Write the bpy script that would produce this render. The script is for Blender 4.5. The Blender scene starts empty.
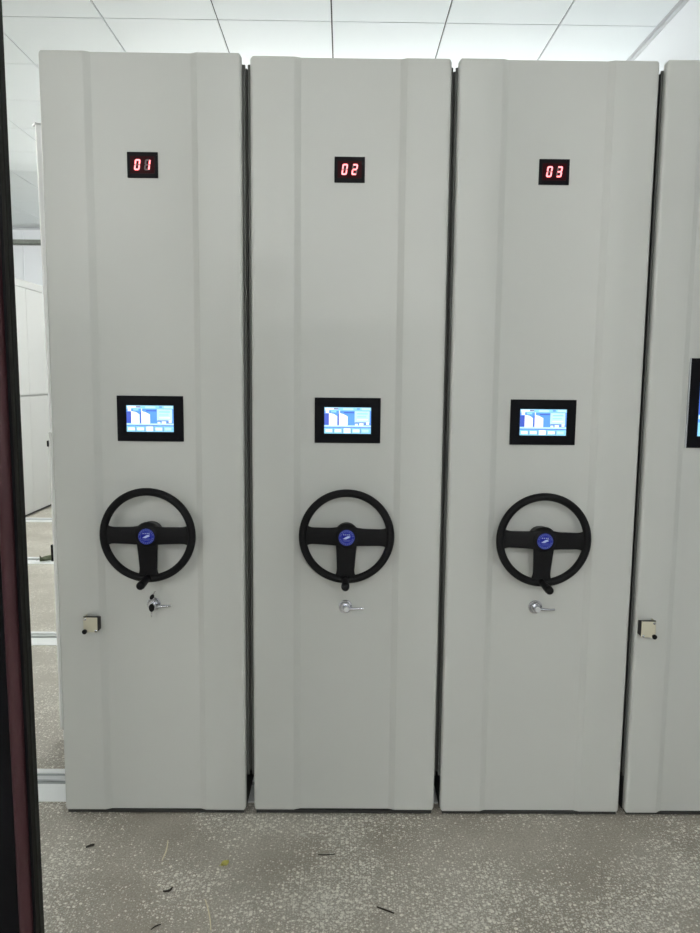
import bpy, bmesh, math, random
from mathutils import Vector, Matrix
PI = math.pi
S = bpy.context.scene
C = S.collection

# ------------------------------------------------------------------ camera
CX, CY, CZ = 0.9290, -2.4007, 1.4854
FPX, YAW, PIT, ROL = 747.48, -0.010466, 0.117971, 0.010101
r0 = Vector((math.cos(YAW), math.sin(YAW), 0)); f0 = Vector((-math.sin(YAW), math.cos(YAW), 0)); zz = Vector((0, 0, 1))
fw = f0 * math.cos(PIT) - zz * math.sin(PIT)
u1 = f0 * math.sin(PIT) + zz * math.cos(PIT)
rt = r0 * math.cos(ROL) + u1 * math.sin(ROL)
up = -r0 * math.sin(ROL) + u1 * math.cos(ROL)
cam = bpy.data.cameras.new('camera'); co = bpy.data.objects.new('camera', cam); C.objects.link(co)
cam.sensor_fit = 'VERTICAL'; cam.sensor_height = 36; cam.lens = FPX * 36 / 933; cam.clip_start = .02
m = Matrix((rt, up, -fw)).transposed().to_4x4(); m.translation = Vector((CX, CY, CZ)); co.matrix_world = m
S.camera = co

# ------------------------------------------------------------------ world, exposure
w = bpy.data.worlds.new('world'); S.world = w; w.use_nodes = True
w.node_tree.nodes['Background'].inputs[0].default_value = (.8, .85, .9, 1)
w.node_tree.nodes['Background'].inputs[1].default_value = 0.3
S.view_settings.view_transform = 'Standard'; S.view_settings.look = 'None'
S.view_settings.exposure = 0.0; S.view_settings.gamma = 1; S.view_settings.use_curve_mapping = False
S.cycles.use_denoising = True
S.cycles.max_bounces = 10; S.cycles.diffuse_bounces = 6
# unseen tube lights added to brighten the room: (x, y, length along x, strength)
TUBE = [(-0.9, -5.0, 130.0, .13), (1.5, -5.0, 130.0, .13), (-0.9, -7.6, 130.0, .13), (1.5, -7.6, 130.0, .13),
        (0.25, 3.6, 92.0, .54), (2.0-.05, 3.6, 105.0, .54), (-3.3, 2.0, 270.0, .13), (-0.35, 5.0, 225.0, .30)]
LIGHT_COL = (1.0, 0.995, 0.965, 1)

# ------------------------------------------------------------------ materials
def mat(name, col, rough=.5, metal=0, noise=0, nscale=8, bump=0, bscale=200, emit=None, es=0, spec=.5, coat=0):
    M = bpy.data.materials.new(name); M.use_nodes = True
    nt = M.node_tree; b = nt.nodes['Principled BSDF']
    c = (*col, 1) if len(col) == 3 else col
    b.inputs['Base Color'].default_value = c
    b.inputs['Roughness'].default_value = rough; b.inputs['Metallic'].default_value = metal
    b.inputs['Specular IOR Level'].default_value = spec; b.inputs['Coat Weight'].default_value = coat
    tc = nt.nodes.new('ShaderNodeTexCoord')
    if noise:
        n = nt.nodes.new('ShaderNodeTexNoise'); n.inputs['Scale'].default_value = nscale; n.inputs['Detail'].default_value = 5
        nt.links.new(tc.outputs['Object'], n.inputs['Vector'])
        mx = nt.nodes.new('ShaderNodeMix'); mx.data_type = 'RGBA'
        mx.inputs[6].default_value = tuple(v * (1 - noise) for v in c[:3]) + (1,)
        mx.inputs[7].default_value = tuple(min(1, v * (1 + noise)) for v in c[:3]) + (1,)
        nt.links.new(n.outputs['Fac'], mx.inputs[0]); nt.links.new(mx.outputs[2], b.inputs['Base Color'])
    if bump:
        n = nt.nodes.new('ShaderNodeTexNoise'); n.inputs['Scale'].default_value = bscale
        nt.links.new(tc.outputs['Object'], n.inputs['Vector'])
        bp = nt.nodes.new('ShaderNodeBump'); bp.inputs['Strength'].default_value = bump; bp.inputs['Distance'].default_value = .001
        nt.links.new(n.outputs['Fac'], bp.inputs['Height']); nt.links.new(bp.outputs[0], b.inputs['Normal'])
    if emit:
        b.inputs['Emission Color'].default_value = (*emit, 1); b.inputs['Emission Strength'].default_value = es
    return M

PAINT = mat('grey_powder_coat', (.565, .575, .548), .42, noise=.015, nscale=2.5, bump=.08, bscale=900)
PAINT2 = mat('light_grey_powder_coat', (.56, .566, .55), .45, noise=.02, nscale=3)
PAINTW = mat('pale_powder_coat', (.90, .91, .90), .45, noise=.01, nscale=3)
RUBBER = mat('grey_rubber', (.085, .087, .08), .6, noise=.1, nscale=20)
DARK = mat('dark_steel', (.03, .03, .028), .7, noise=.1)
BLACKP = mat('black_plastic', (.010, .010, .011), .45, noise=.1, nscale=60, bump=.15, bscale=700, spec=.10)
BEZEL = mat('black_bezel', (.006, .006, .008), .4, noise=.05, spec=.06)
CHROME = mat('chrome', (.58, .59, .63), .2, 1, noise=.03, nscale=60)
SILVER = mat('brushed_aluminium', (.66, .67, .68), .45, .6, noise=.05, nscale=30)
RAILW = mat('pale_rail', (.92, .94, .94), .35, 0, noise=.03, nscale=20)
RAILG = mat('grey_rail_groove', (.33, .36, .36), .5, .2, noise=.08, nscale=20)
BEIGE = mat('beige_latch', (.60, .57, .44), .5, noise=.05, nscale=60)
WALL = mat('wall_paint', (.74, .765, .79), .8, noise=.02, nscale=3)
CEILT = mat('ceiling_tile', (.84, .885, .90), .8, noise=.012, nscale=2)
CEILG = mat('ceiling_grid', (.03, .032, .034), .6, noise=.05)
TRIM = mat('ceiling_angle', (.52, .54, .56), .6, noise=.03)
TRAY = mat('galvanised_tray', (.20, .215, .19), .5, .3, noise=.35, nscale=25)
MAROON = mat('maroon_trim', (.040, .016, .019), .35, noise=.25, nscale=12, spec=.2)
DOORB = mat('black_door_coat', (.004, .004, .005), .35, noise=.2, nscale=9, spec=.06)
OLIVE = mat('black_edge_seal', (.009, .009, .0075), .5, noise=.15, nscale=14, spec=.08)
BLUE = mat('blue_emblem', (.012, .02, .30), .4, noise=.1, nscale=90, spec=.15)
PALEB = mat('pale_emblem_print', (.11, .15, .45), .35, noise=.1, nscale=90)
WHITEB = mat('white_emblem_print', (.60, .70, .90), .35, noise=.05, nscale=90)
SEG_ON = mat('lit_red_segment', (.3, .05, .05), .4, noise=.02, emit=(1, .22, .24), es=3.2)
SEG_OFF = mat('unlit_segment', (.16, .13, .14), .5, noise=.05)
LEDGLOW = mat('red_glow_window', (.010, .001, .002), .4, noise=.1, nscale=40, emit=(.5, .0, .03), es=.03, spec=.06)  # dark red with weak emission stands in for the digits' scattered glow
def em(name, c, s=1.0): return mat(name, tuple(v * .2 for v in c), .3, noise=.02, emit=c, es=s)
E_BG = em('screen_sky_blue', (.12, .38, .95), 1.0)
E_DB = em('screen_deep_blue', (.06, .12, .62), 1.0)
E_CY = em('screen_cyan', (.30, .72, .95), 1.0)
E_PL = em('screen_pale', (.62, .90, 1.0), 1.0)
E_W = em('screen_white', (1, .97, 1.0), 1.15)
E_GR = em('screen_grey', (.18, .26, .50), 1.0)
TUBEM = {}

def floor_mat():
    M = bpy.data.materials.new('terrazzo'); M.use_nodes = True; nt = M.node_tree; N = nt.nodes; L = nt.links
    b = N['Principled BSDF']; tc = N.new('ShaderNodeTexCoord')
    base = N.new('ShaderNodeTexNoise'); base.inputs['Scale'].default_value = 2.2; base.inputs['Detail'].default_value = 6; base.inputs['Roughness'].default_value = .6
    L.new(tc.outputs['Object'], base.inputs['Vector'])
    cr = N.new('ShaderNodeValToRGB'); L.new(base.outputs['Fac'], cr.inputs[0])
    cr.color_ramp.elements[0].position = .3; cr.color_ramp.elements[0].color = (.285, .252, .205, 1)
    cr.color_ramp.elements[1].position = .72; cr.color_ramp.elements[1].color = (.46, .425, .367, 1)
    fine = N.new('ShaderNodeTexNoise'); fine.inputs['Scale'].default_value = 160; fine.inputs['Detail'].default_value = 3
    L.new(tc.outputs['Object'], fine.inputs['Vector'])
    m0 = N.new('ShaderNodeMix'); m0.data_type = 'RGBA'; m0.blend_type = 'OVERLAY'; m0.inputs[0].default_value = .55
    L.new(cr.outputs[0], m0.inputs[6]); L.new(fine.outputs['Fac'], m0.inputs[7])
    col = m0.outputs[2]
    dens = N.new('ShaderNodeTexNoise'); dens.inputs['Scale'].default_value = 3.1; dens.inputs['Detail'].default_value = 3
    mp = N.new('ShaderNodeMapping'); mp.inputs['Location'].default_value = (3.7, 1.9, 0)
    L.new(tc.outputs['Object'], mp.inputs[0]); L.new(mp.outputs[0], dens.inputs['Vector'])
    for sc, rmax, keep, colr in ((74, .40, .44, (.92, .89, .81, 1)), (140, .44, .40, (.82, .79, .71, 1)), (260, .46, .45, (.66, .63, .56, 1))):
        wn = N.new('ShaderNodeTexNoise'); wn.inputs['Scale'].default_value = sc * 1.3
        L.new(tc.outputs['Object'], wn.inputs['Vector'])
        wa = N.new('ShaderNodeVectorMath'); wa.operation = 'MULTIPLY_ADD'
        wa.inputs[1].default_value = (.006, .006, 0); L.new(wn.outputs['Color'], wa.inputs[0]); L.new(tc.outputs['Object'], wa.inputs[2])
        v = N.new('ShaderNodeTexVoronoi'); v.inputs['Scale'].default_value = sc; v.voronoi_dimensions = '2D'
        L.new(wa.outputs[0], v.inputs['Vector'])
        sep = N.new('ShaderNodeSeparateColor'); L.new(v.outputs['Color'], sep.inputs[0])
        # chip radius depends on the random colour of its cell and on the local density
        sub = N.new('ShaderNodeMath'); sub.operation = 'SUBTRACT'; L.new(sep.outputs[0], sub.inputs[0]); sub.inputs[1].default_value = keep
        dd = N.new('ShaderNodeMath'); dd.operation = 'MULTIPLY_ADD'; L.new(dens.outputs['Fac'], dd.inputs[0]); dd.inputs[1].default_value = 1.7; dd.inputs[2].default_value = -.85
        ad = N.new('ShaderNodeMath'); ad.operation = 'ADD'; L.new(sub.outputs[0], ad.inputs[0]); L.new(dd.outputs[0], ad.inputs[1])
        mu = N.new('ShaderNodeMath'); mu.operation = 'MULTIPLY'; mu.use_clamp = True; L.new(ad.outputs[0], mu.inputs[0]); mu.inputs[1].default_value = 1.6
        rad = N.new('ShaderNodeMath'); rad.operation = 'MULTIPLY'; L.new(mu.outputs[0], rad.inputs[0]); rad.inputs[1].default_value = rmax * 1.15
        rad2 = N.new('ShaderNodeMath'); rad2.operation = 'MINIMUM'; L.new(rad.outputs[0], rad2.inputs[0]); rad2.inputs[1].default_value = rmax
        lt = N.new('ShaderNodeMapRange'); lt.inputs['To Min'].default_value = 1; lt.inputs['To Max'].default_value = 0
        L.new(v.outputs['Distance'], lt.inputs['Value'])
        mn = N.new('ShaderNodeMath'); mn.operation = 'SUBTRACT'; L.new(rad2.outputs[0], mn.inputs[0]); mn.inputs[1].default_value = .06
        L.new(mn.outputs[0], lt.inputs['From Min']); L.new(rad2.outputs[0], lt.inputs['From Max'])
        gate = N.new('ShaderNodeMath'); gate.operation = 'MULTIPLY'
        gt = N.new('ShaderNodeMath'); gt.operation = 'GREATER_THAN'; L.new(rad2.outputs[0], gt.inputs[0]); gt.inputs[1].default_value = .07
        L.new(lt.outputs[0], gate.inputs[0]); L.new(gt.outputs[0], gate.inputs[1])
        var = N.new('ShaderNodeMapRange'); L.new(sep.outputs[1], var.inputs['Value']); var.inputs['To Min'].default_value = .5; var.inputs['To Max'].default_value = 1
        g2 = N.new('ShaderNodeMath'); g2.operation = 'MULTIPLY'; L.new(gate.outputs[0], g2.inputs[0]); L.new(var.outputs[0], g2.inputs[1])
        mx = N.new('ShaderNodeMix'); mx.data_type = 'RGBA'; L.new(g2.outputs[0], mx.inputs[0]); L.new(col, mx.inputs[6]); mx.inputs[7].default_value = colr
        col = mx.outputs[2]
    # the floor colour grows paler from the aisle towards the back
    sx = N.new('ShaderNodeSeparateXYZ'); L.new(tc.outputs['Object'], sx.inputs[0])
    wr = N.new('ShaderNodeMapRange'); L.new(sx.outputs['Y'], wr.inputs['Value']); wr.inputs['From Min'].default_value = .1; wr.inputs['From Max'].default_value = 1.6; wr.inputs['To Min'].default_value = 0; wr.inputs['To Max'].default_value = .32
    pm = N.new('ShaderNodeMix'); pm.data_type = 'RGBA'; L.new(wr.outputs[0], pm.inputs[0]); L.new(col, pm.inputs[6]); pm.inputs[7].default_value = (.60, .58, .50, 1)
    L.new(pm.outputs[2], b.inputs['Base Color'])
    rr = N.new('ShaderNodeMapRange'); L.new(base.outputs['Fac'], rr.inputs['Value']); rr.inputs['To Min'].default_value = .38; rr.inputs['To Max'].default_value = .6
    L.new(rr.outputs[0], b.inputs['Roughness'])
    return M
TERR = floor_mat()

# ------------------------------------------------------------------ mesh helpers
def nb(): return bmesh.new()
def quad_strip(bm, rings, closed=True, cap=True, mi=0):
    vr = [[bm.verts.new(p) for p in r] for r in rings]
    n = len(vr[0]); fs = []
    for a, b in zip(vr, vr[1:]):
        for i in range(n if closed else n - 1):
            j = (i + 1) % n
            fs.append(bm.faces.new((a[i], a[j], b[j], b[i])))
    if cap and closed:
        fs.append(bm.faces.new(list(reversed(vr[0])))); fs.append(bm.faces.new(vr[-1]))
    for f in fs: f.material_index = mi
    return fs
def box(bm, x0, x1, y0, y1, z0, z1, bev=0, mi=0, M=None):
    vs = [bm.verts.new((x, y, z)) for x in (x0, x1) for y in (y0, y1) for z in (z0, z1)]
    idx = ((0, 1, 3, 2), (4, 6, 7, 5), (0, 4, 5, 1), (2, 3, 7, 6), (0, 2, 6, 4), (1, 5, 7, 3))
    fs = [bm.faces.new([vs[i] for i in q]) for q in idx]
    for f in fs: f.material_index = mi
    if M is not None: bmesh.ops.transform(bm, matrix=M, verts=vs)
    if bev:
        es = list({e for f in fs for e in f.edges})
        r = bmesh.ops.bevel(bm, geom=es, offset=bev, segments=2, affect='EDGES', profile=.5)
        for f in r['faces']: f.material_index = mi
def lathe_y(bm, cx, cz, prof, n=32, mi=0):
    """rings about an axis along y; prof = [(y, radius)]"""
    rings = [[(cx + r * math.cos(2 * PI * k / n), y, cz + r * math.sin(2 * PI * k / n)) for k in range(n)] for y, r in prof]
    quad_strip(bm, rings, mi=mi)
def tube(bm, pts, rads, n=10, mi=0):
    pts = [Vector(p) for p in pts]
    if not hasattr(rads, '__len__'): rads = [rads] * len(pts)
    rings = []
    prev = None
    for i, p in enumerate(pts):
        d = (pts[min(i + 1, len(pts) - 1)] - pts[max(i - 1, 0)]).normalized()
        a = prev if prev is not None else (Vector((0, 0, 1)) if abs(d.z) < .9 else Vector((1, 0, 0)))
        s = d.cross(a).normalized(); t = s.cross(d).normalized(); prev = t
        rings.append([p + (s * math.cos(2 * PI * k / n) + t * math.sin(2 * PI * k / n)) * rads[i] for k in range(n)])
    quad_strip(bm, rings, mi=mi)
def prism_z(bm, poly, z0, z1, mi=0):
    quad_strip(bm, [[(x, y, z0) for x, y in poly], [(x, y, z1) for x, y in poly]], mi=mi)
def prism_y(bm, poly, y0, y1, mi=0):
    quad_strip(bm, [[(x, y0, z) for x, z in poly], [(x, y1, z) for x, z in poly]], mi=mi)
def obj(name, bm, mats, parent=None, smooth=False, angle=35):
    bmesh.ops.recalc_face_normals(bm, faces=bm.faces)
    me = bpy.data.meshes.new(name); bm.to_mesh(me); bm.free()
    for m_ in (mats if isinstance(mats, (list, tuple)) else [mats]): me.materials.append(m_)
    if smooth:
        me.polygons.foreach_set('use_smooth', [True] * len(me.polygons)); me.set_sharp_from_angle(angle=math.radians(angle))
    o = bpy.data.objects.new(name, me); C.objects.link(o)
    if parent: o.parent = parent
    return o
def tag(o, label, cat, group=None, kind=None):
    o['label'] = label; o['category'] = cat
    if group: o['group'] = group
    if kind: o['kind'] = kind
    return o
def empty(name, loc=(0, 0, 0)):
    o = bpy.data.objects.new(name, None); C.objects.link(o); o.location = loc; o.empty_display_size = .1
    return o
def struct(name, bm, mats, smooth=False):
    o = obj(name, bm, mats, None, smooth); o['kind'] = 'structure'; return o

# ------------------------------------------------------------------ room shell
X0, X1, Y0, Y1, ZC = -6.4, 2.590, -8.8, 7.47, 3.344
def cut_floor():
    bm = nb(); box(bm, X0 - .1, X1 + .1, Y0 - .1, Y1 + .1, -.12, 0); return bm
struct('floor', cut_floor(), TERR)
bm = nb(); box(bm, X1, X1 + .12, Y0 - .12, Y1 + .12, 0, ZC + .1); struct('wall_right', bm, WALL)
bm = nb(); box(bm, X0 - .12, X0, Y0 - .12, Y1 + .12, 0, ZC + .1); struct('wall_left', bm, WALL)
bm = nb(); box(bm, X0, X1, Y1, Y1 + .12, 0, ZC + .1)
o = struct('wall_back', bm, WALL)
bm = nb(); box(bm, X0, X1, Y0 - .12, Y0, 0, ZC + .1); struct('wall_front', bm, WALL)
# suspended ceiling: tiles with a real groove between them
bm = nb()
TX, TY, T, G = -.3462, 1.7752, .5998, .0040
box(bm, X0, X1, Y0, Y1, ZC + .010, ZC + .06, mi=1)
k0 = int(math.floor((X0 - TX) / T)); k1 = int(math.ceil((X1 - TX) / T))
j0 = int(math.floor((Y0 - TY) / T)); j1 = int(math.ceil((Y1 - TY) / T))
for k in range(k0, k1):
    for j in range(j0, j1):
        a, b = max(X0, TX + k * T + G), min(X1, TX + (k + 1) * T - G)
        c, d = max(Y0, TY + j * T + G), min(Y1, TY + (j + 1) * T - G)
        if b - a > .02 and d - c > .02: box(bm, a, b, c, d, ZC, ZC + .012)
struct('ceiling', bm, [CEILT, CEILG])
bm = nb(); box(bm, X1 - .024, X1, Y0, Y1, ZC - .004, ZC - .0005); box(bm, X1 - .004, X1, Y0, Y1, ZC - .026, ZC - .004); struct('trim_1', bm, TRIM)
bm = nb(); box(bm, X0, X1, Y1 - .024, Y1, ZC - .004, ZC - .0005); box(bm, X0, X1, Y1 - .004, Y1, ZC - .026, ZC - .004); struct('trim_2', bm, TRIM)

# ------------------------------------------------------------------ unseen lights added for brightness
def added_tube_light(x, y, st, dr):
    t = empty('added_tube_light', (x, y, ZC))
    key = 'glowing_tube_%g' % st
    if key not in TUBEM: TUBEM[key] = mat(key, (.9, .9, .9), .5, noise=.01, emit=LIGHT_COL[:3], es=st)
    bm = nb(); box(bm, -.62, .62, -.035, .035, .027 - dr, .067 - dr, .006)
    obj('housing', bm, PAINTW, t)
    for sx in (-.45, .45):
        bm = nb(); tube(bm, [(sx, 0, .067 - dr), (sx, 0, 0)], .004, 8); obj('hanger', bm, SILVER, t)
    bm = nb(); tube(bm, [(-.59, 0, -dr), (.59, 0, -dr)], .026, 16)
    obj('glowing_tube', bm, TUBEM[key], t, True)
    return t
def place_lights():
    where = ['hung over the aisle left of the camera', 'hung over the aisle right of the camera', 'hung farthest back on the left behind the camera',
             'hung farthest back on the right behind the camera', 'hung above shelving units 01 and 02', 'hung above unit 03 and the unit beside the right wall', 'hung over the empty floor left of unit 01', 'hung deep in the room near the back wall']
    for i, (x, y, st, dr) in enumerate(TUBE):
        tag(added_tube_light(x, y, st, dr), 'added unseen batten light ' + where[i], 'ceiling light', 'unseen lights added under the ceiling')
place_lights()

# ------------------------------------------------------------------ floor rails
def rail(yc, label, wd=.214):
    t = empty('floor_rail', (0, yc, 0)); tag(t, label, 'rail', 'steel rails across the floor')
    a = -wd / 2
    bm = nb(); box(bm, X0, X1, a, a + .110, .0006, .0045, .0008)
    box(bm, X0, X1, wd / 2 - .028, wd / 2, .0006, .0060, .0008)
    obj('cover_plate', bm, RAILW, t)
    bm = nb(); box(bm, X0, X1, a + .1105, wd / 2 - .0285, .0006, .0018)
    obj('channel', bm, RAILG, t)
    bm = nb(); box(bm, X0, X1, a + .134, a + .150, .0018, .0085, .001); box(bm, X0, X1, a + .158, a + .166, .0018, .0045, .001)
    obj('track_bar', bm, SILVER, t)
rail(.177, 'pale steel floor rail running just behind the numbered panels')
rail(1.705, 'pale floor rail second from the front, beside a dark groove')
rail(3.50, 'pale floor rail with a dry green leaf on it')
rail(5.20, 'thin pale floor rail at the foot of the far cabinets')

# ------------------------------------------------------------------ shelving units
W, H0, H1 = .6154, .016, 2.453
LX = [-.004, .6377, 1.2738, 1.9081]
D = .012
def end_panel(parent, zt, zb):
    H0, H1 = .016 + zb, 2.453 + zt
    prof = [(.0, .020), (.0, .010), (.0008, .0062), (.003, .0028), (.0062, .0007), (.010, 0), (.018, 0), (.070, 0), (.1345, 0), (.1365, .0006), (.1545, D - .0006), (.1565, D), (.30, D),
            (.4589, D), (.4609, D - .0006), (.4789, .0006), (.4809, 0), (.545, 0), (.5974, 0), (.6054, 0), (.6092, .0007), (.6124, .0028), (.6146, .0062), (.6154, .010), (.6154, .020)]
    if zb < -.005:      # the end unit has narrower raised edges
        prof = [(x - .026 if .13 < x < .16 else x + .026 if .45 < x < .49 else x, y) for x, y in prof]
    R = .0105
    rows = []
    def row(z, ins, yo):
        r = []
        for x, y in prof:
            xx = min(max(x, ins), W - ins)
            r.append((xx, max(y, yo) if yo else y, z))
        return r
    zs = [(H0, R, .0045), (H0 + .0012, R * .82, .0022), (H0 + .004, R * .52, .0007), (H0 + .0075, R * .24, 0), (H0 + R, 0, 0)]
    # the pressed profile keeps its depth right to the folded edges
    rows = [row(z, i, yo) for z, i, yo in zs] + [row(.8, 0, 0), row(1.6, 0, 0)] + [row(H1 - (z - H0), i, yo) for z, i, yo in reversed(zs)]
    bm = nb(); quad_strip(bm, rows)
    return obj('end_panel', bm, PAINT, parent, True, 28)

def seg_digit(bm, d, cx, cz, h, y, on=0, off=1, show_off=True):
    segs = {'0': 'abcdef', '1': 'bc', '2': 'abged', '3': 'abgcd'}[d]
    wd, t, sl = h * .52, h * .135, .14
    def q(x0, x1, z0, z1, mi, v):
        g = t * .45
        if v: P = [((x0 + x1) / 2, z0), (x1, z0 + g), (x1, z1 - g), ((x0 + x1) / 2, z1), (x0, z1 - g), (x0, z0 + g)]
        else: P = [(x0, (z0 + z1) / 2), (x0 + g, z0), (x1 - g, z0), (x1, (z0 + z1) / 2), (x1 - g, z1), (x0 + g, z1)]
        P = [(cx + a + sl * b, cz + b) for a, b in P]
        prism_y(bm, P, y - .0008, y, mi)
    a, b = wd / 2, h / 2; e = t * .12
    R = {'a': (-a + t * .3, a - t * .3, b - t, b, 0), 'd': (-a + t * .3, a - t * .3, -b, -b + t, 0), 'g': (-a + t * .5, a - t * .5, -t / 2, t / 2, 0),
         'f': (-a, -a + t, e, b - t * .3, 1), 'b': (a - t, a, e, b - t * .3, 1), 'e': (-a, -a + t, -b + t * .3, -e, 1), 'c': (a - t, a, -b + t * .3, -e, 1)}
    for s in 'abcdefg':
        x0, x1, z0, z1, v = R[s]
        if s in segs: q(x0, x1, z0, z1, on, v)
        elif show_off: q(x0, x1, z0, z1, off, v)

def number_display(parent, cx, txt, dz=0):
    cz, ww, hh = 2.1265 + dz, .0945, .077
    bm = nb(); box(bm, cx - ww / 2, cx + ww / 2, D - .0045, D + .004, cz - hh / 2, cz + hh / 2, .0012)
    p = obj('number_display', bm, BEZEL, parent)
    bm = nb(); box(bm, cx - .037, cx + .037, D - .0052, D - .0044, cz - .0255, cz + .0255); obj('glow_window', bm, LEDGLOW, p)
    for k, ch in enumerate(txt):
        bm = nb(); seg_digit(bm, ch, cx + (-.0155 if k == 0 else .0155), cz, .0325, D - .0054)
        obj('digit', bm, [SEG_ON, SEG_OFF], p)
    return p

def display_mesh(x0, x1, z0, z1, y):
    bm = nb(); w_, h_ = x1 - x0, z1 - z0
    lay = [0]
    def r(u0, u1, v0, v1, mi, poly=None):
        lay[0] += 1; yy = y - lay[0] * .000012
        P = poly or [(u0, v0), (u1, v0), (u1, v1), (u0, v1)]
        vs = [bm.verts.new((x0 + a * w_, yy, z1 - b * h_)) for a, b in P]
        f = bm.faces.new(vs); f.material_index = mi
    box(bm, x0, x1, y, y + .0012, z0, z1, mi=0)
    BG, DB, CYN, PL, Wt, GR = range(6)
    r(0, 1, 0, .13, CYN); r(.02, .30, .02, .09, Wt); r(.40, .62, .03, .10, PL); r(.70, .76, .03, .08, BG); r(.80, .98, .02, .10, PL); r(.20, .30, .03, .08, GR)
    r(.0, .10, .24, .66, DB); r(.03, .10, .10, .22, Wt); r(.14, .26, .12, .2, CYN)
    r(0, 0, 0, 0, Wt, [(.10, .22), (.20, .25), (.275, .34), (.275, .70), (.10, .72)])
    r(0, 0, 0, 0, Wt, [(.325, .22), (.40, .25), (.50, .34), (.50, .70), (.325, .72)])
    r(.29, .32, .24, .68, DB); r(.315, .335, .12, .70, Wt)
    r(.42, .64, .18, .22, DB)
    r(.65, .97, .14, .58, PL); r(.70, .93, .22, .26, CYN); r(.70, .90, .34, .37, CYN); r(.70, .93, .45, .48, Wt)
    r(.66, .92, .56, .58, GR); r(.66, .72, .62, .68, Wt); r(.75, .84, .60, .68, Wt); r(.86, .90, .61, .67, GR); r(.90, .96, .56, .66, Wt)
    r(.0, 1, .68, .74, PL); r(.18, .66, .745, .765, GR); r(.74, .94, .745, .765, GR)
    r(.0, 1, .79, 1, CYN)
    for k in range(5): r(.03 + k * .195, .17 + k * .195, .84 if k != 2 else .80, .94 if k != 2 else .97, Wt if k != 4 else PL)
    for k in range(5): r(.185 + k * .195, .20 + k * .195, .80, .98, GR) if k < 4 else None
    return bm
SCR = [E_BG, E_DB, E_CY, E_PL, E_W, E_GR]
def control_screen(parent, cx, cz, ww, hh, dw, dh, rim=False):
    bm = nb(); box(bm, cx - ww / 2, cx + ww / 2, D - .006, D + .004, cz - hh / 2, cz + hh / 2, .0012)
    p = obj('control_screen', bm, BEZEL, parent)
    bm = display_mesh(cx - dw / 2, cx + dw / 2, cz - dh / 2, cz + dh / 2, D - .0072); obj('display', bm, SCR, p)
    if rim:
        for a, b, c, d in ((-ww / 2 - .004, -ww / 2 - .0005, -hh / 2, hh / 2), (ww / 2 + .0005, ww / 2 + .004, -hh / 2, hh / 2)):
            bm = nb(); box(bm, cx + a, cx + b, D - .008, D, cz + c, cz + d, .0008)
            q = obj('chrome_side_trim', bm, CHROME, p); q['label'] = 'thin bright metal trim on the screen edge'
    return p

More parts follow.
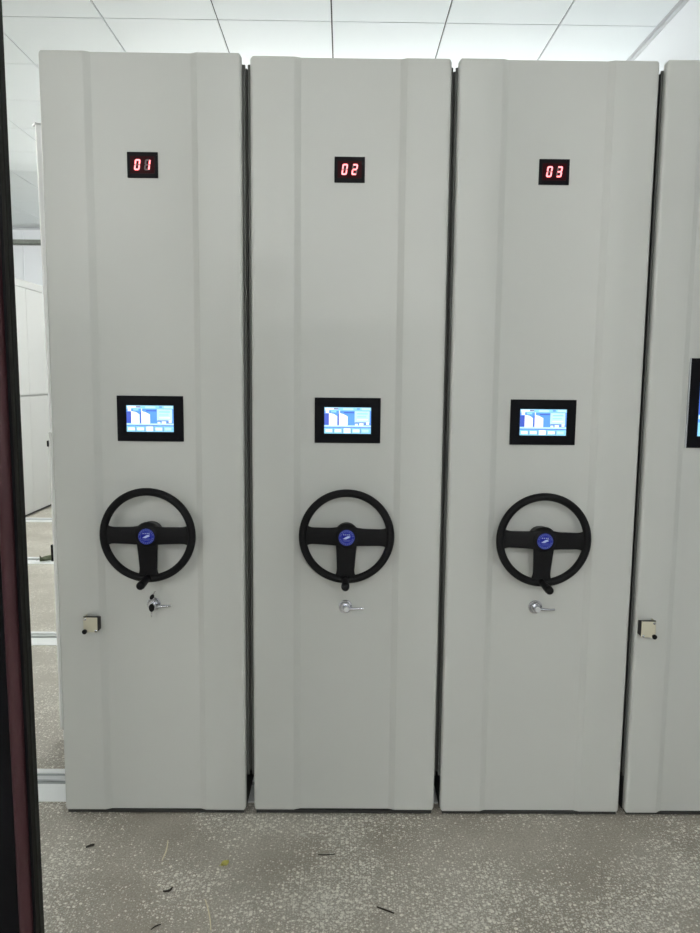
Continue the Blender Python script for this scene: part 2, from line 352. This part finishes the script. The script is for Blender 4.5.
def steering_wheel(parent, cx, cz, tilt=0):
    yr = -.052
    bm = nb(); R, n, k = .1405, 72, 14
    rings = []
    for i in range(n):
        a = 2 * PI * i / n
        rings.append([((R + .0126 * math.cos(t)) * math.cos(a), .0135 * math.sin(t), (R + .0126 * math.cos(t)) * math.sin(a)) for t in [2 * PI * j / k for j in range(k)]])
    rings.append(rings[0])
    vr = [[bm.verts.new(p) for p in r] for r in rings[:-1]]; vr.append(vr[0])
    for a, b in zip(vr, vr[1:]):
        for j in range(k): bm.faces.new((a[j], a[(j + 1) % k], b[(j + 1) % k], b[j]))
    # three flat spokes that flare into the rim and the hub
    def spoke(ang, hub_h, rim_h, top_extra):
        st = []
        N_ = 18
        for i in range(N_ + 1):
            s = i / N_; x = .018 + s * (R - .018)
            h = hub_h + (rim_h - hub_h) * s
            fl = max(0, (x - (R - .036)) / .030); fr = .017 * (1 - math.sqrt(max(0, 1 - min(1, fl) ** 2)))
            fh = max(0, 1 - (x - .018) / .045) ** 2
            ht = h + fr + fh * top_extra; hb = h + fr + fh * .002
            yo = .009 * (1 - s) ** 1.5 - .001
            th = .0065
            r_ = []
            for (a_, b_) in ((1, .25), (.93, .8), (.7, 1), (-.7, 1), (-.93, .8), (-1, .25), (-1, -.25), (-.93, -.8), (-.7, -1), (.7, -1), (.93, -.8), (1, -.25)):
                zc_ = (ht if a_ > 0 else hb) * a_
                r_.append((x, -yo + b_ * th * (-1), zc_))
            st.append(r_)
        c, s_ = math.cos(ang), math.sin(ang)
        quad_strip(bm, [[(p[0] * c - p[2] * s_, p[1], p[0] * s_ + p[2] * c) for p in r_] for r_ in st])
    spoke(0, .0285, .0265, .006)
    # mirrored flare for the left spoke
    b2 = nb(); keep = bm; bm = b2
    spoke(0, .0285, .0265, .006)
    bmesh.ops.scale(b2, vec=(-1, 1, 1), verts=b2.verts); me = bpy.data.meshes.new('t'); b2.to_mesh(me); b2.free(); keep.from_mesh(me); bpy.data.meshes.remove(me); bm = keep
    spoke(-PI / 2, .033, .0265, .001)
    lathe_y(bm, 0, 0, [(.045, .038), (.012, .041), (.002, .0435), (-.006, .042), (-.012, .038), (-.0165, .032), (-.018, .027), (-.0178, .001)], 40)
    bmesh.ops.rotate(bm, verts=bm.verts, matrix=Matrix.Rotation(tilt, 3, 'Y'))
    bmesh.ops.translate(bm, verts=bm.verts, vec=(cx, yr, cz))
    p = obj('steering_wheel', bm, BLACKP, parent, True, 40)
    # column flange on the panel
    bm = nb(); lathe_y(bm, cx, cz, [(D, .034), (D - .006, .034), (D - .010, .028), (D - .012, .020)], 32); obj('column_flange', bm, DARK, p, True)
    # emblem
    bm = nb(); ye = -.0186
    def tr(x, z): c, s_ = math.cos(tilt), math.sin(tilt); return (cx + x * c + z * s_, cz - x * s_ + z * c)
    def pr(P, t, mi):
        P = [tr(*q) for q in P]; prism_y(bm, P, yr + ye - t, yr + ye + .001, mi)
    circ = lambda r, n_=40: [(r * math.cos(2 * PI * i / n_), r * math.sin(2 * PI * i / n_)) for i in range(n_)]
    pr(circ(.0255), .0004, 0)
    for r1, r2 in ((.0236, .0244), (.0178, .0184)):
        for i in range(40):
            a, b = 2 * PI * i / 40, 2 * PI * (i + 1) / 40
            pr([(r1 * math.cos(a), r1 * math.sin(a)), (r2 * math.cos(a), r2 * math.sin(a)), (r2 * math.cos(b), r2 * math.sin(b)), (r1 * math.cos(b), r1 * math.sin(b))], .0008, 1)
    for i in range(22):                       # ring of tiny characters
        if i in (0, 11): continue
        a = 2 * PI * i / 22; da = .075
        pr([(rr * math.cos(a + t), rr * math.sin(a + t)) for rr, t in ((.0195, -da), (.0225, -da), (.0225, da), (.0195, da))], .0009, 1)
    pr([(-.0125, -.004), (-.006, .000), (-.001, .0035), (.004, .005), (.0135, .0065), (.007, .0025), (.0125, .0015), (.004, -.002), (-.002, -.005), (-.008, -.0045)], .001, 2)
    for xx in (-.0095, -.003, .0035, .009):
        pr([(xx - .002, .0085), (xx + .002, .0085), (xx + .002, .0098), (xx - .002, .0098)], .001, 2)
        pr([(xx - .0006, .0085), (xx + .0006, .0085), (xx + .0006, .0125), (xx - .0006, .0125)], .001, 2)
    pr([(-.012, -.0095), (.0125, -.0085), (.0125, -.0070), (-.012, -.008)], .001, 1)
    pr([(-.009, -.013), (.010, -.012), (.010, -.011), (-.009, -.012)], .001, 1)
    e = obj('emblem', bm, [BLUE, PALEB, WHITEB], p); e['label'] = 'round blue emblem with a pale bird'
    # crank knob standing out from the lower spoke
    kx, kz = tr(0, -.1375)
    bm = nb(); lathe_y(bm, kx, kz, [(yr - .006, .012), (yr - .016, .011), (yr - .019, .0095), (yr - .030, .0100), (yr - .060, .0118), (yr - .092, .0132), (yr - .103, .0125), (yr - .108, .009), (yr - .1095, .004)], 24)
    obj('crank_knob', bm, BLACKP, p, True)
    return p

def lock(parent, cx, cz, drop=0):
    bm = nb()
    lathe_y(bm, cx, cz, [(D, .0225), (D - .003, .0225), (D - .0045, .0205), (D - .0045, .0175), (D - .007, .0165), (D - .012, .0150), (D - .012, .0105), (D - .022, .0100), (D - .024, .0085)], 36)
    p = obj('lock', bm, CHROME, parent, True, 30)
    bm = nb()
    tube(bm, [(cx + .004, D - .017, cz - .002), (cx + .02, D - .019, cz - .002 - drop * .3), (cx + .045, D - .020, cz - .001 - drop), (cx + .060, D - .018, cz - drop)], [.0052, .0050, .0045, .0036], 12)
    obj('lever', bm, CHROME, p, True)
    bm = nb(); lathe_y(bm, cx + .003, cz - .002, [(D - .022, .0088), (D - .0275, .0088), (D - .0285, .0078), (D - .0285, .003)], 24)
    box(bm, cx + .0022, cx + .0038, D - .0292, D - .0284, cz - .007, cz + .003)
    obj('lock_cylinder', bm, SILVER, p, True)
    return p

def latch(parent, x0, x1, z0, z1, side):
    """square latch box; side=+1: dark side and knob like unit 01, -1: mirrored"""
    cx = (x0 + x1) / 2 + side * .0095; hw = .0225; z0 += .003; z1 += .003; cz = (z0 + z1) / 2; dp = .034
    bm = nb(); box(bm, cx - hw + (0 if side > 0 else .0), cx + hw, -dp + .003, .001, z0 + .006, z1 - .010, .001); p = obj('latch', bm, DARK, parent)
    bm = nb(); box(bm, cx - hw - .001, cx + hw - .001, -dp, -dp + .003, z0 + .004, z1 - .002, .001)
    box(bm, cx - side * (hw) - .001, cx - side * (hw) + .001, -dp, .001, z0 + .005, z1 - .004)
    q = obj('latch_plate', bm, BEIGE, p); q['label'] = 'beige latch plate'
    bm = nb(); box(bm, cx - hw, cx + hw, -dp - .0012, -dp + .002, z1 - .0035, z1 - .0005); obj('latch_rim', bm, DARK, p)
    bm = nb(); lathe_y(bm, cx - side * (hw - .004), z0 + .008, [(-dp, .0065), (-dp - .004, .0078), (-dp - .009, .0078), (-dp - .011, .006)], 20); obj('latch_knob', bm, BLACKP, p, True)
    for sx, zz_ in ((-side * (hw - .005), z1 - .010), (side * (hw - .006), z0 + .009)):
        bm = nb(); lathe_y(bm, cx + sx, zz_, [(-dp, .004), (-dp - .002, .004), (-dp - .0028, .002)], 12)
        obj('screw', bm, CHROME, p, True)

UL = 6.75
def carcass(parent, k):
    bm = nb(); box(bm, .026, W - .026, .0205, UL, .125, 2.395, .002)
    # stiffening top rails
    box(bm, .026, W - .026, .022, UL, 2.395, 2.41); obj('body', bm, PAINT2, parent)
    bm = nb(); box(bm, .002, W - .002, .031, UL - .05, .0087, .125); obj('wheeled_base', bm, DARK, parent)
    bm = nb(); box(bm, .008, W - .008, .005, .030, .0035, .0125); obj('bottom_shadow_strip', bm, DARK, parent)  # dark strip that draws the shadow line under the panel
def seals(parent, left=0, right=0):
    for s, on in ((-1, left), (1, right)):
        on *= .5
        if not on: continue
        bm = nb(); e = W if s > 0 else 0
        a, b = (e - .030, e - .001) if s > 0 else (.001, .030)
        box(bm, a, b, .0206, .060, .132, 2.436)
        a, b = (e - .001, e + on - .0005) if s > 0 else (-on + .0005, .001)
        box(bm, a, b, .050, .068, .132, 2.436, .002)
        a, b = (e - .001, e + on - .004) if s > 0 else (-on + .004, .001)
        box(bm, a, b, .0225, .031, .132, 2.436, .001)
        obj('rubber_seal', bm, RUBBER, parent)

def side_doors(parent, xf, sgn, ys, skip=(), open_leaf=None):
    """flat doors on a long side face at x = xf looking towards sgn"""
    for y in ys:
        for (z0, z1) in ((.026, 1.255), (1.275, 2.375)):
            if (y, z0) in skip: continue
            bm = nb(); a, b = sorted((xf, xf - sgn * .018)); box(bm, a, b, y + .002, y + .608, z0, z1, .002)
            d = obj('cabinet_door', bm, PAINT2, parent)
            if round((y - ys[0]) / .61) % 2 == 1: continue
            bm = nb(); a, b = sorted((xf + sgn * .001, xf + sgn * .009)); hz = 1.82 if z0 > 1 else .75
            box(bm, a, b, y + .485, y + .515, hz - .055, hz + .055, .002); obj('handle', bm, BLACKP, d)

def unit(i, label, txt=None, x=None):
    t = empty('mobile_shelving_unit', (LX[i] if x is None else x, 0, 0)); tag(t, label, 'shelving unit', 'mobile shelving units')
    end_panel(t, (.009, .001, .003, .007)[i], (-.002, 0, -.003, -.006)[i]); carcass(t, i)
    return t
LOC = [(.3035, .311, .3105, .309, .735), (.944, .945, .945, .944, .731), (1.580, 1.576, 1.5775, 1.576, .734)]
LAB = ['tall pale grey mobile shelving unit whose red display reads 01, keys in its lock',
       'tall pale grey mobile shelving unit whose red display reads 02',
       'tall pale grey mobile shelving unit whose red display reads 03',
       'rightmost pale grey shelving unit, cut by the picture edge, with the larger screen']
for i in range(4):
    t = unit(i, LAB[i]); ox = LX[i]
    seals(t, LX[i] - LX[i - 1] - W if i > 0 else 0, LX[i + 1] - LX[i] - W if i < 3 else 0)
    if i < 3:
        a, b, c, d, e = LOC[i]
        number_display(t, a - ox, '0' + str(i + 1), (.006, 0, .001)[i])
        control_screen(t, b - ox, 1.349, .212, .146, .150, .0845)
        steering_wheel(t, c - ox, (.980, .981, .9745)[i], (0.0, .022, .022)[i])
        lock(t, d - ox, e, (0, .001, .003)[i])
    else:
        control_screen(t, 2.216 - ox, 1.415, .342, .288, .276, .212, True)
        latch(t, 1.923 - ox, 1.977 - ox, .640, .702, -1)
    if i == 0:
        latch(t, .081, .135, .645, .703, 1)
        side_doors(t, .022, -1, [.53 + .61 * k for k in range(1, 10)])
        # first pair of doors stands ajar, hinged at the far edge
        for (z0, z1, xe) in ((.03, 1.262, -.2235), (1.270, 2.425, -.2410)):
            bm = nb(); hx, hy, L_ = .006, .745, .30
            ang = math.asin((hx - xe) / L_)
            Mx = Matrix.Translation((hx, hy, 0)) @ Matrix.Rotation(-ang, 4, 'Z')
            box(bm, -.009, .009, -L_, 0, z0, z1, .002)
            bmesh.ops.transform(bm, matrix=Mx, verts=bm.verts)
            for v in bm.verts: v.co.x += (z1 - v.co.z) * (.0125 if z0 > 1 else .0022)     # the leaf sags a little
            d_ = obj('cabinet_door', bm, PAINTW, t); d_['label'] = 'pale door standing ajar'
            if z0 < 1:
                for hz, hh in ((1.215, .012), (.773, .034)):
                    bm = nb(); box(bm, -.016, -.008, -L_ - .006, -L_ + .010, hz - hh, hz + hh, .002)
                    bmesh.ops.transform(bm, matrix=Mx, verts=bm.verts); obj('handle', bm, BLACKP, d_)
            else:
                bm = nb(); box(bm, -.03, .008, -L_ - .004, -L_ + .02, z1 + .001, z1 + .008, .001)
                bmesh.ops.transform(bm, matrix=Mx, verts=bm.verts); obj('top_pivot', bm, SILVER, d_)

# far cabinet row left of the open floor
t = unit(0, 'distant row of pale grey cabinets with split doors, seen left of unit 01', x=-2.378 - W)
side_doors(t, W + .0, 1, [.68 + .61 * k for k in range(0, 9)])
bm = nb(); box(bm, W - .026, W - .003, .04, UL, 2.38, 2.445, .002); box(bm, .0, W, .04, UL, 2.440, 2.453); obj('cornice', bm, PAINT2, t)
bm = nb(); box(bm, W - .026, W - .020, .04, UL, .125, 2.38); obj('door_frame', bm, PAINT2, t)

# cable tray, conduit on the back wall
bm = nb(); box(bm, X0 + .01, -.9, Y1 - .10, Y1 - .001, 3.128, 3.134); box(bm, X0 + .01, -.9, Y1 - .10, Y1 - .096, 3.128, 3.184)
x = X0 + .2
while x < -1: box(bm, x, x + .03, Y1 - .104, Y1 - .1, 3.128, 3.184); x += .25
tag(obj('cable_tray', bm, TRAY), 'grey metal cable tray along the back wall under the ceiling', 'cable tray')
bm = nb(); box(bm, -3.185, -3.172, Y1 - .012, Y1 - .0005, 2.3, ZC - .03)
tag(obj('conduit', bm, WALL), 'thin white conduit running up the back wall', 'conduit')

# ------------------------------------------------------------------ dark door at the left edge
t = empty('door_1', (.5435, -1.5, 0)); t['kind'] = 'structure'; t.rotation_euler.y = -.0042
ZD = 2.12
bm = nb(); box(bm, -.0055, 0, .0, .015, .004, ZD, .0015); obj('edge_seal', bm, OLIVE, t)
bm = nb(); box(bm, -.0102, -.0058, .003, .015, .004, ZD, .001); obj('gasket', bm, DOORB, t)
bm = nb(); prism_z(bm, [(-.0105, .015), (-.0105, .002), (-.012, -.001), (-.016, -.004), (-.021, -.0045), (-.026, -.002), (-.028, .003), (-.028, .015)], .004, ZD)
q = obj('trim_strip', bm, MAROON, t, True, 50); q['label'] = 'dark maroon trim strip'
bm = nb(); box(bm, -.30, -.0283, .006, .034, .004, ZD, .002); obj('door_leaf', bm, DOORB, t)
bm = nb()
for z0, z1 in ((.15, .75), (.95, 2.0)):
    for a, b, c, d in ((-.26, -.08, z0, z0 + .02), (-.26, -.08, z1 - .02, z1), (-.26, -.24, z0, z1), (-.10, -.08, z0, z1)): box(bm, a, b, .002, .012, c, d, .003)
obj('raised_moulding', bm, MAROON, t)

# ------------------------------------------------------------------ keys in lock 01
kx, kz = .309 + .003, .735 - .002
t = empty('key_bunch', (kx, D - .03, kz)); tag(t, 'two small keys with black bows hanging in the lock of unit 01', 'keys')
def key(parent, rot, off, name='key'):
    bm = nb(); P = []
    for i in range(20):
        a = 2 * PI * i / 20; P.append((.0088 * math.cos(a), .0125 * math.sin(a) - (.0015 if math.sin(a) < 0 else 0)))
    prism_y(bm, P, -.0015, .0015)
    Mx = Matrix.Translation(off) @ rot
    bmesh.ops.transform(bm, matrix=Mx, verts=bm.verts); o_ = obj('key_bow', bm, BLACKP, parent)
    bm = nb(); box(bm, -.0028, .0028, -.0007, .0007, .011, .030, .0004)
    for j in range(4): box(bm, -.0040, -.0026, -.0006, .0006, .014 + j * .004, .016 + j * .004)
    bmesh.ops.transform(bm, matrix=Mx, verts=bm.verts); obj('key_blade', bm, CHROME, parent)
key(t, Matrix.Rotation(math.radians(182), 4, 'Y'), Vector((.000, -.012, .001)))
key(t, Matrix.Rotation(math.radians(32), 4, 'Y') @ Matrix.Rotation(math.radians(20), 4, 'Z') @ Matrix.Scale(.72, 4), Vector((.002, -.012, .039)))
bm = nb(); tube(bm, [(.001 + .012 * math.cos(a) * .35, -.010, .021 + .014 * math.sin(a)) for a in [2 * PI * k / 24 for k in range(25)]], .0006, 6)
obj('key_ring', bm, CHROME, t, True)

# ------------------------------------------------------------------ bits on the floor
STRAW = mat('dry_straw', (.78, .72, .54), .7, noise=.1, nscale=80); TWIG = mat('dark_twig', (.03, .024, .018), .8, noise=.3, nscale=80)
YEL = mat('yellow_leaf', (.50, .46, .12), .7, noise=.2, nscale=90); GRN = mat('dry_green_leaf', (.10, .12, .07), .7, noise=.4, nscale=40); CHIP = mat('pale_scrap', (.62, .60, .54), .7, noise=.1, nscale=60)
def stick(name, label, cat, p, q, r, m_, bend=.1, n=8):
    p = Vector((*p, r)); q = Vector((*q, r)); d = q - p; s = Vector((-d.y, d.x, 0)); pts = []
    for i in range(n + 1):
        f = i / n; pts.append(p + d * f + s * bend * math.sin(PI * f))
    bm = nb(); tube(bm, pts, [r * (.5 + .5 * math.sin(PI * (.15 + .7 * i / n))) for i in range(n + 1)], 8)
    return tag(obj(name, bm, m_, None, True), label, cat)
stick('seed_husk', 'small black husk on the floor below the left end of unit 01', 'debris', (.130, -.188), (.152, -.174), .0038, TWIG, .08)
stick('straw', 'pale dry straw slanting on the floor below unit 01', 'straw', (.379, -.149), (.384, -.249), .0022, STRAW, .04)
stick('husk', 'dark curled husk on the floor right of the slanting straw', 'debris', (.421, -.390), (.444, -.374), .0032, TWIG, -.25)
stick('straw', 'long thin straw nearest the bottom edge of the photo', 'straw', (.548, -.422), (.586, -.543), .0020, STRAW, .03)
stick('twig', 'tiny dark twig at the bottom edge left of the long straw', 'twig', (.424, -.540), (.446, -.520), .0018, TWIG, .1)
stick('wood_chip', 'short pale chip on the floor in front of unit 02', 'debris', (.798, -.115), (.829, -.133), .0028, CHIP, .05)
stick('twig', 'thin dark twig lying level on the floor before unit 02', 'twig', (.864, -.218), (.917, -.215), .0016, TWIG, -.04)
stick('twig', 'thickest dark twig, slanting on the floor between units 02 and 03', 'twig', (1.038, -.451), (1.085, -.476), .0024, TWIG, .0)
def leaf(name, label, cx, cy, L_, wd, rot, m_, curl, z=.001):
    bm = nb(); n = 12; rows = []
    for i in range(n + 1):
        f = i / n; hw = wd * math.sin(PI * min(1, f * 1.02 + .02)) ** .8 * .5 + .0004; x_ = (f - .5) * L_
        rows.append([(x_, -hw, z + curl * (abs(f - .5) * 2) ** 2 + curl * .5), (x_, 0, z), (x_, hw, z + curl * .7 + curl * .5 * f)])
    bot = [[(a, b, c + .0009) for a, b, c in r] for r in rows]
    rings = [list(reversed(a)) + b for a, b in zip(rows, bot)]
    quad_strip(bm, rings)
    tube(bm, [(-L_ / 2, 0, z + curl), (-L_ * .75, 0, z + curl * .2 + .001)], .0008, 6)
    bmesh.ops.rotate(bm, verts=bm.verts, matrix=Matrix.Rotation(rot, 3, 'Z')); bmesh.ops.translate(bm, verts=bm.verts, vec=(cx, cy, 0))
    return tag(obj(name, bm, m_, None, True, 60), label, 'leaf')
leaf('yellow_leaf', 'tiny crumpled yellow leaf on the floor below unit 01', .581, -.267, .026, .020, .6, YEL, .007)
leaf('dry_leaf', 'dry dark green leaf lying on a pale floor rail', -1.43, 3.47, .10, .06, .5, GRN, .035, .008)
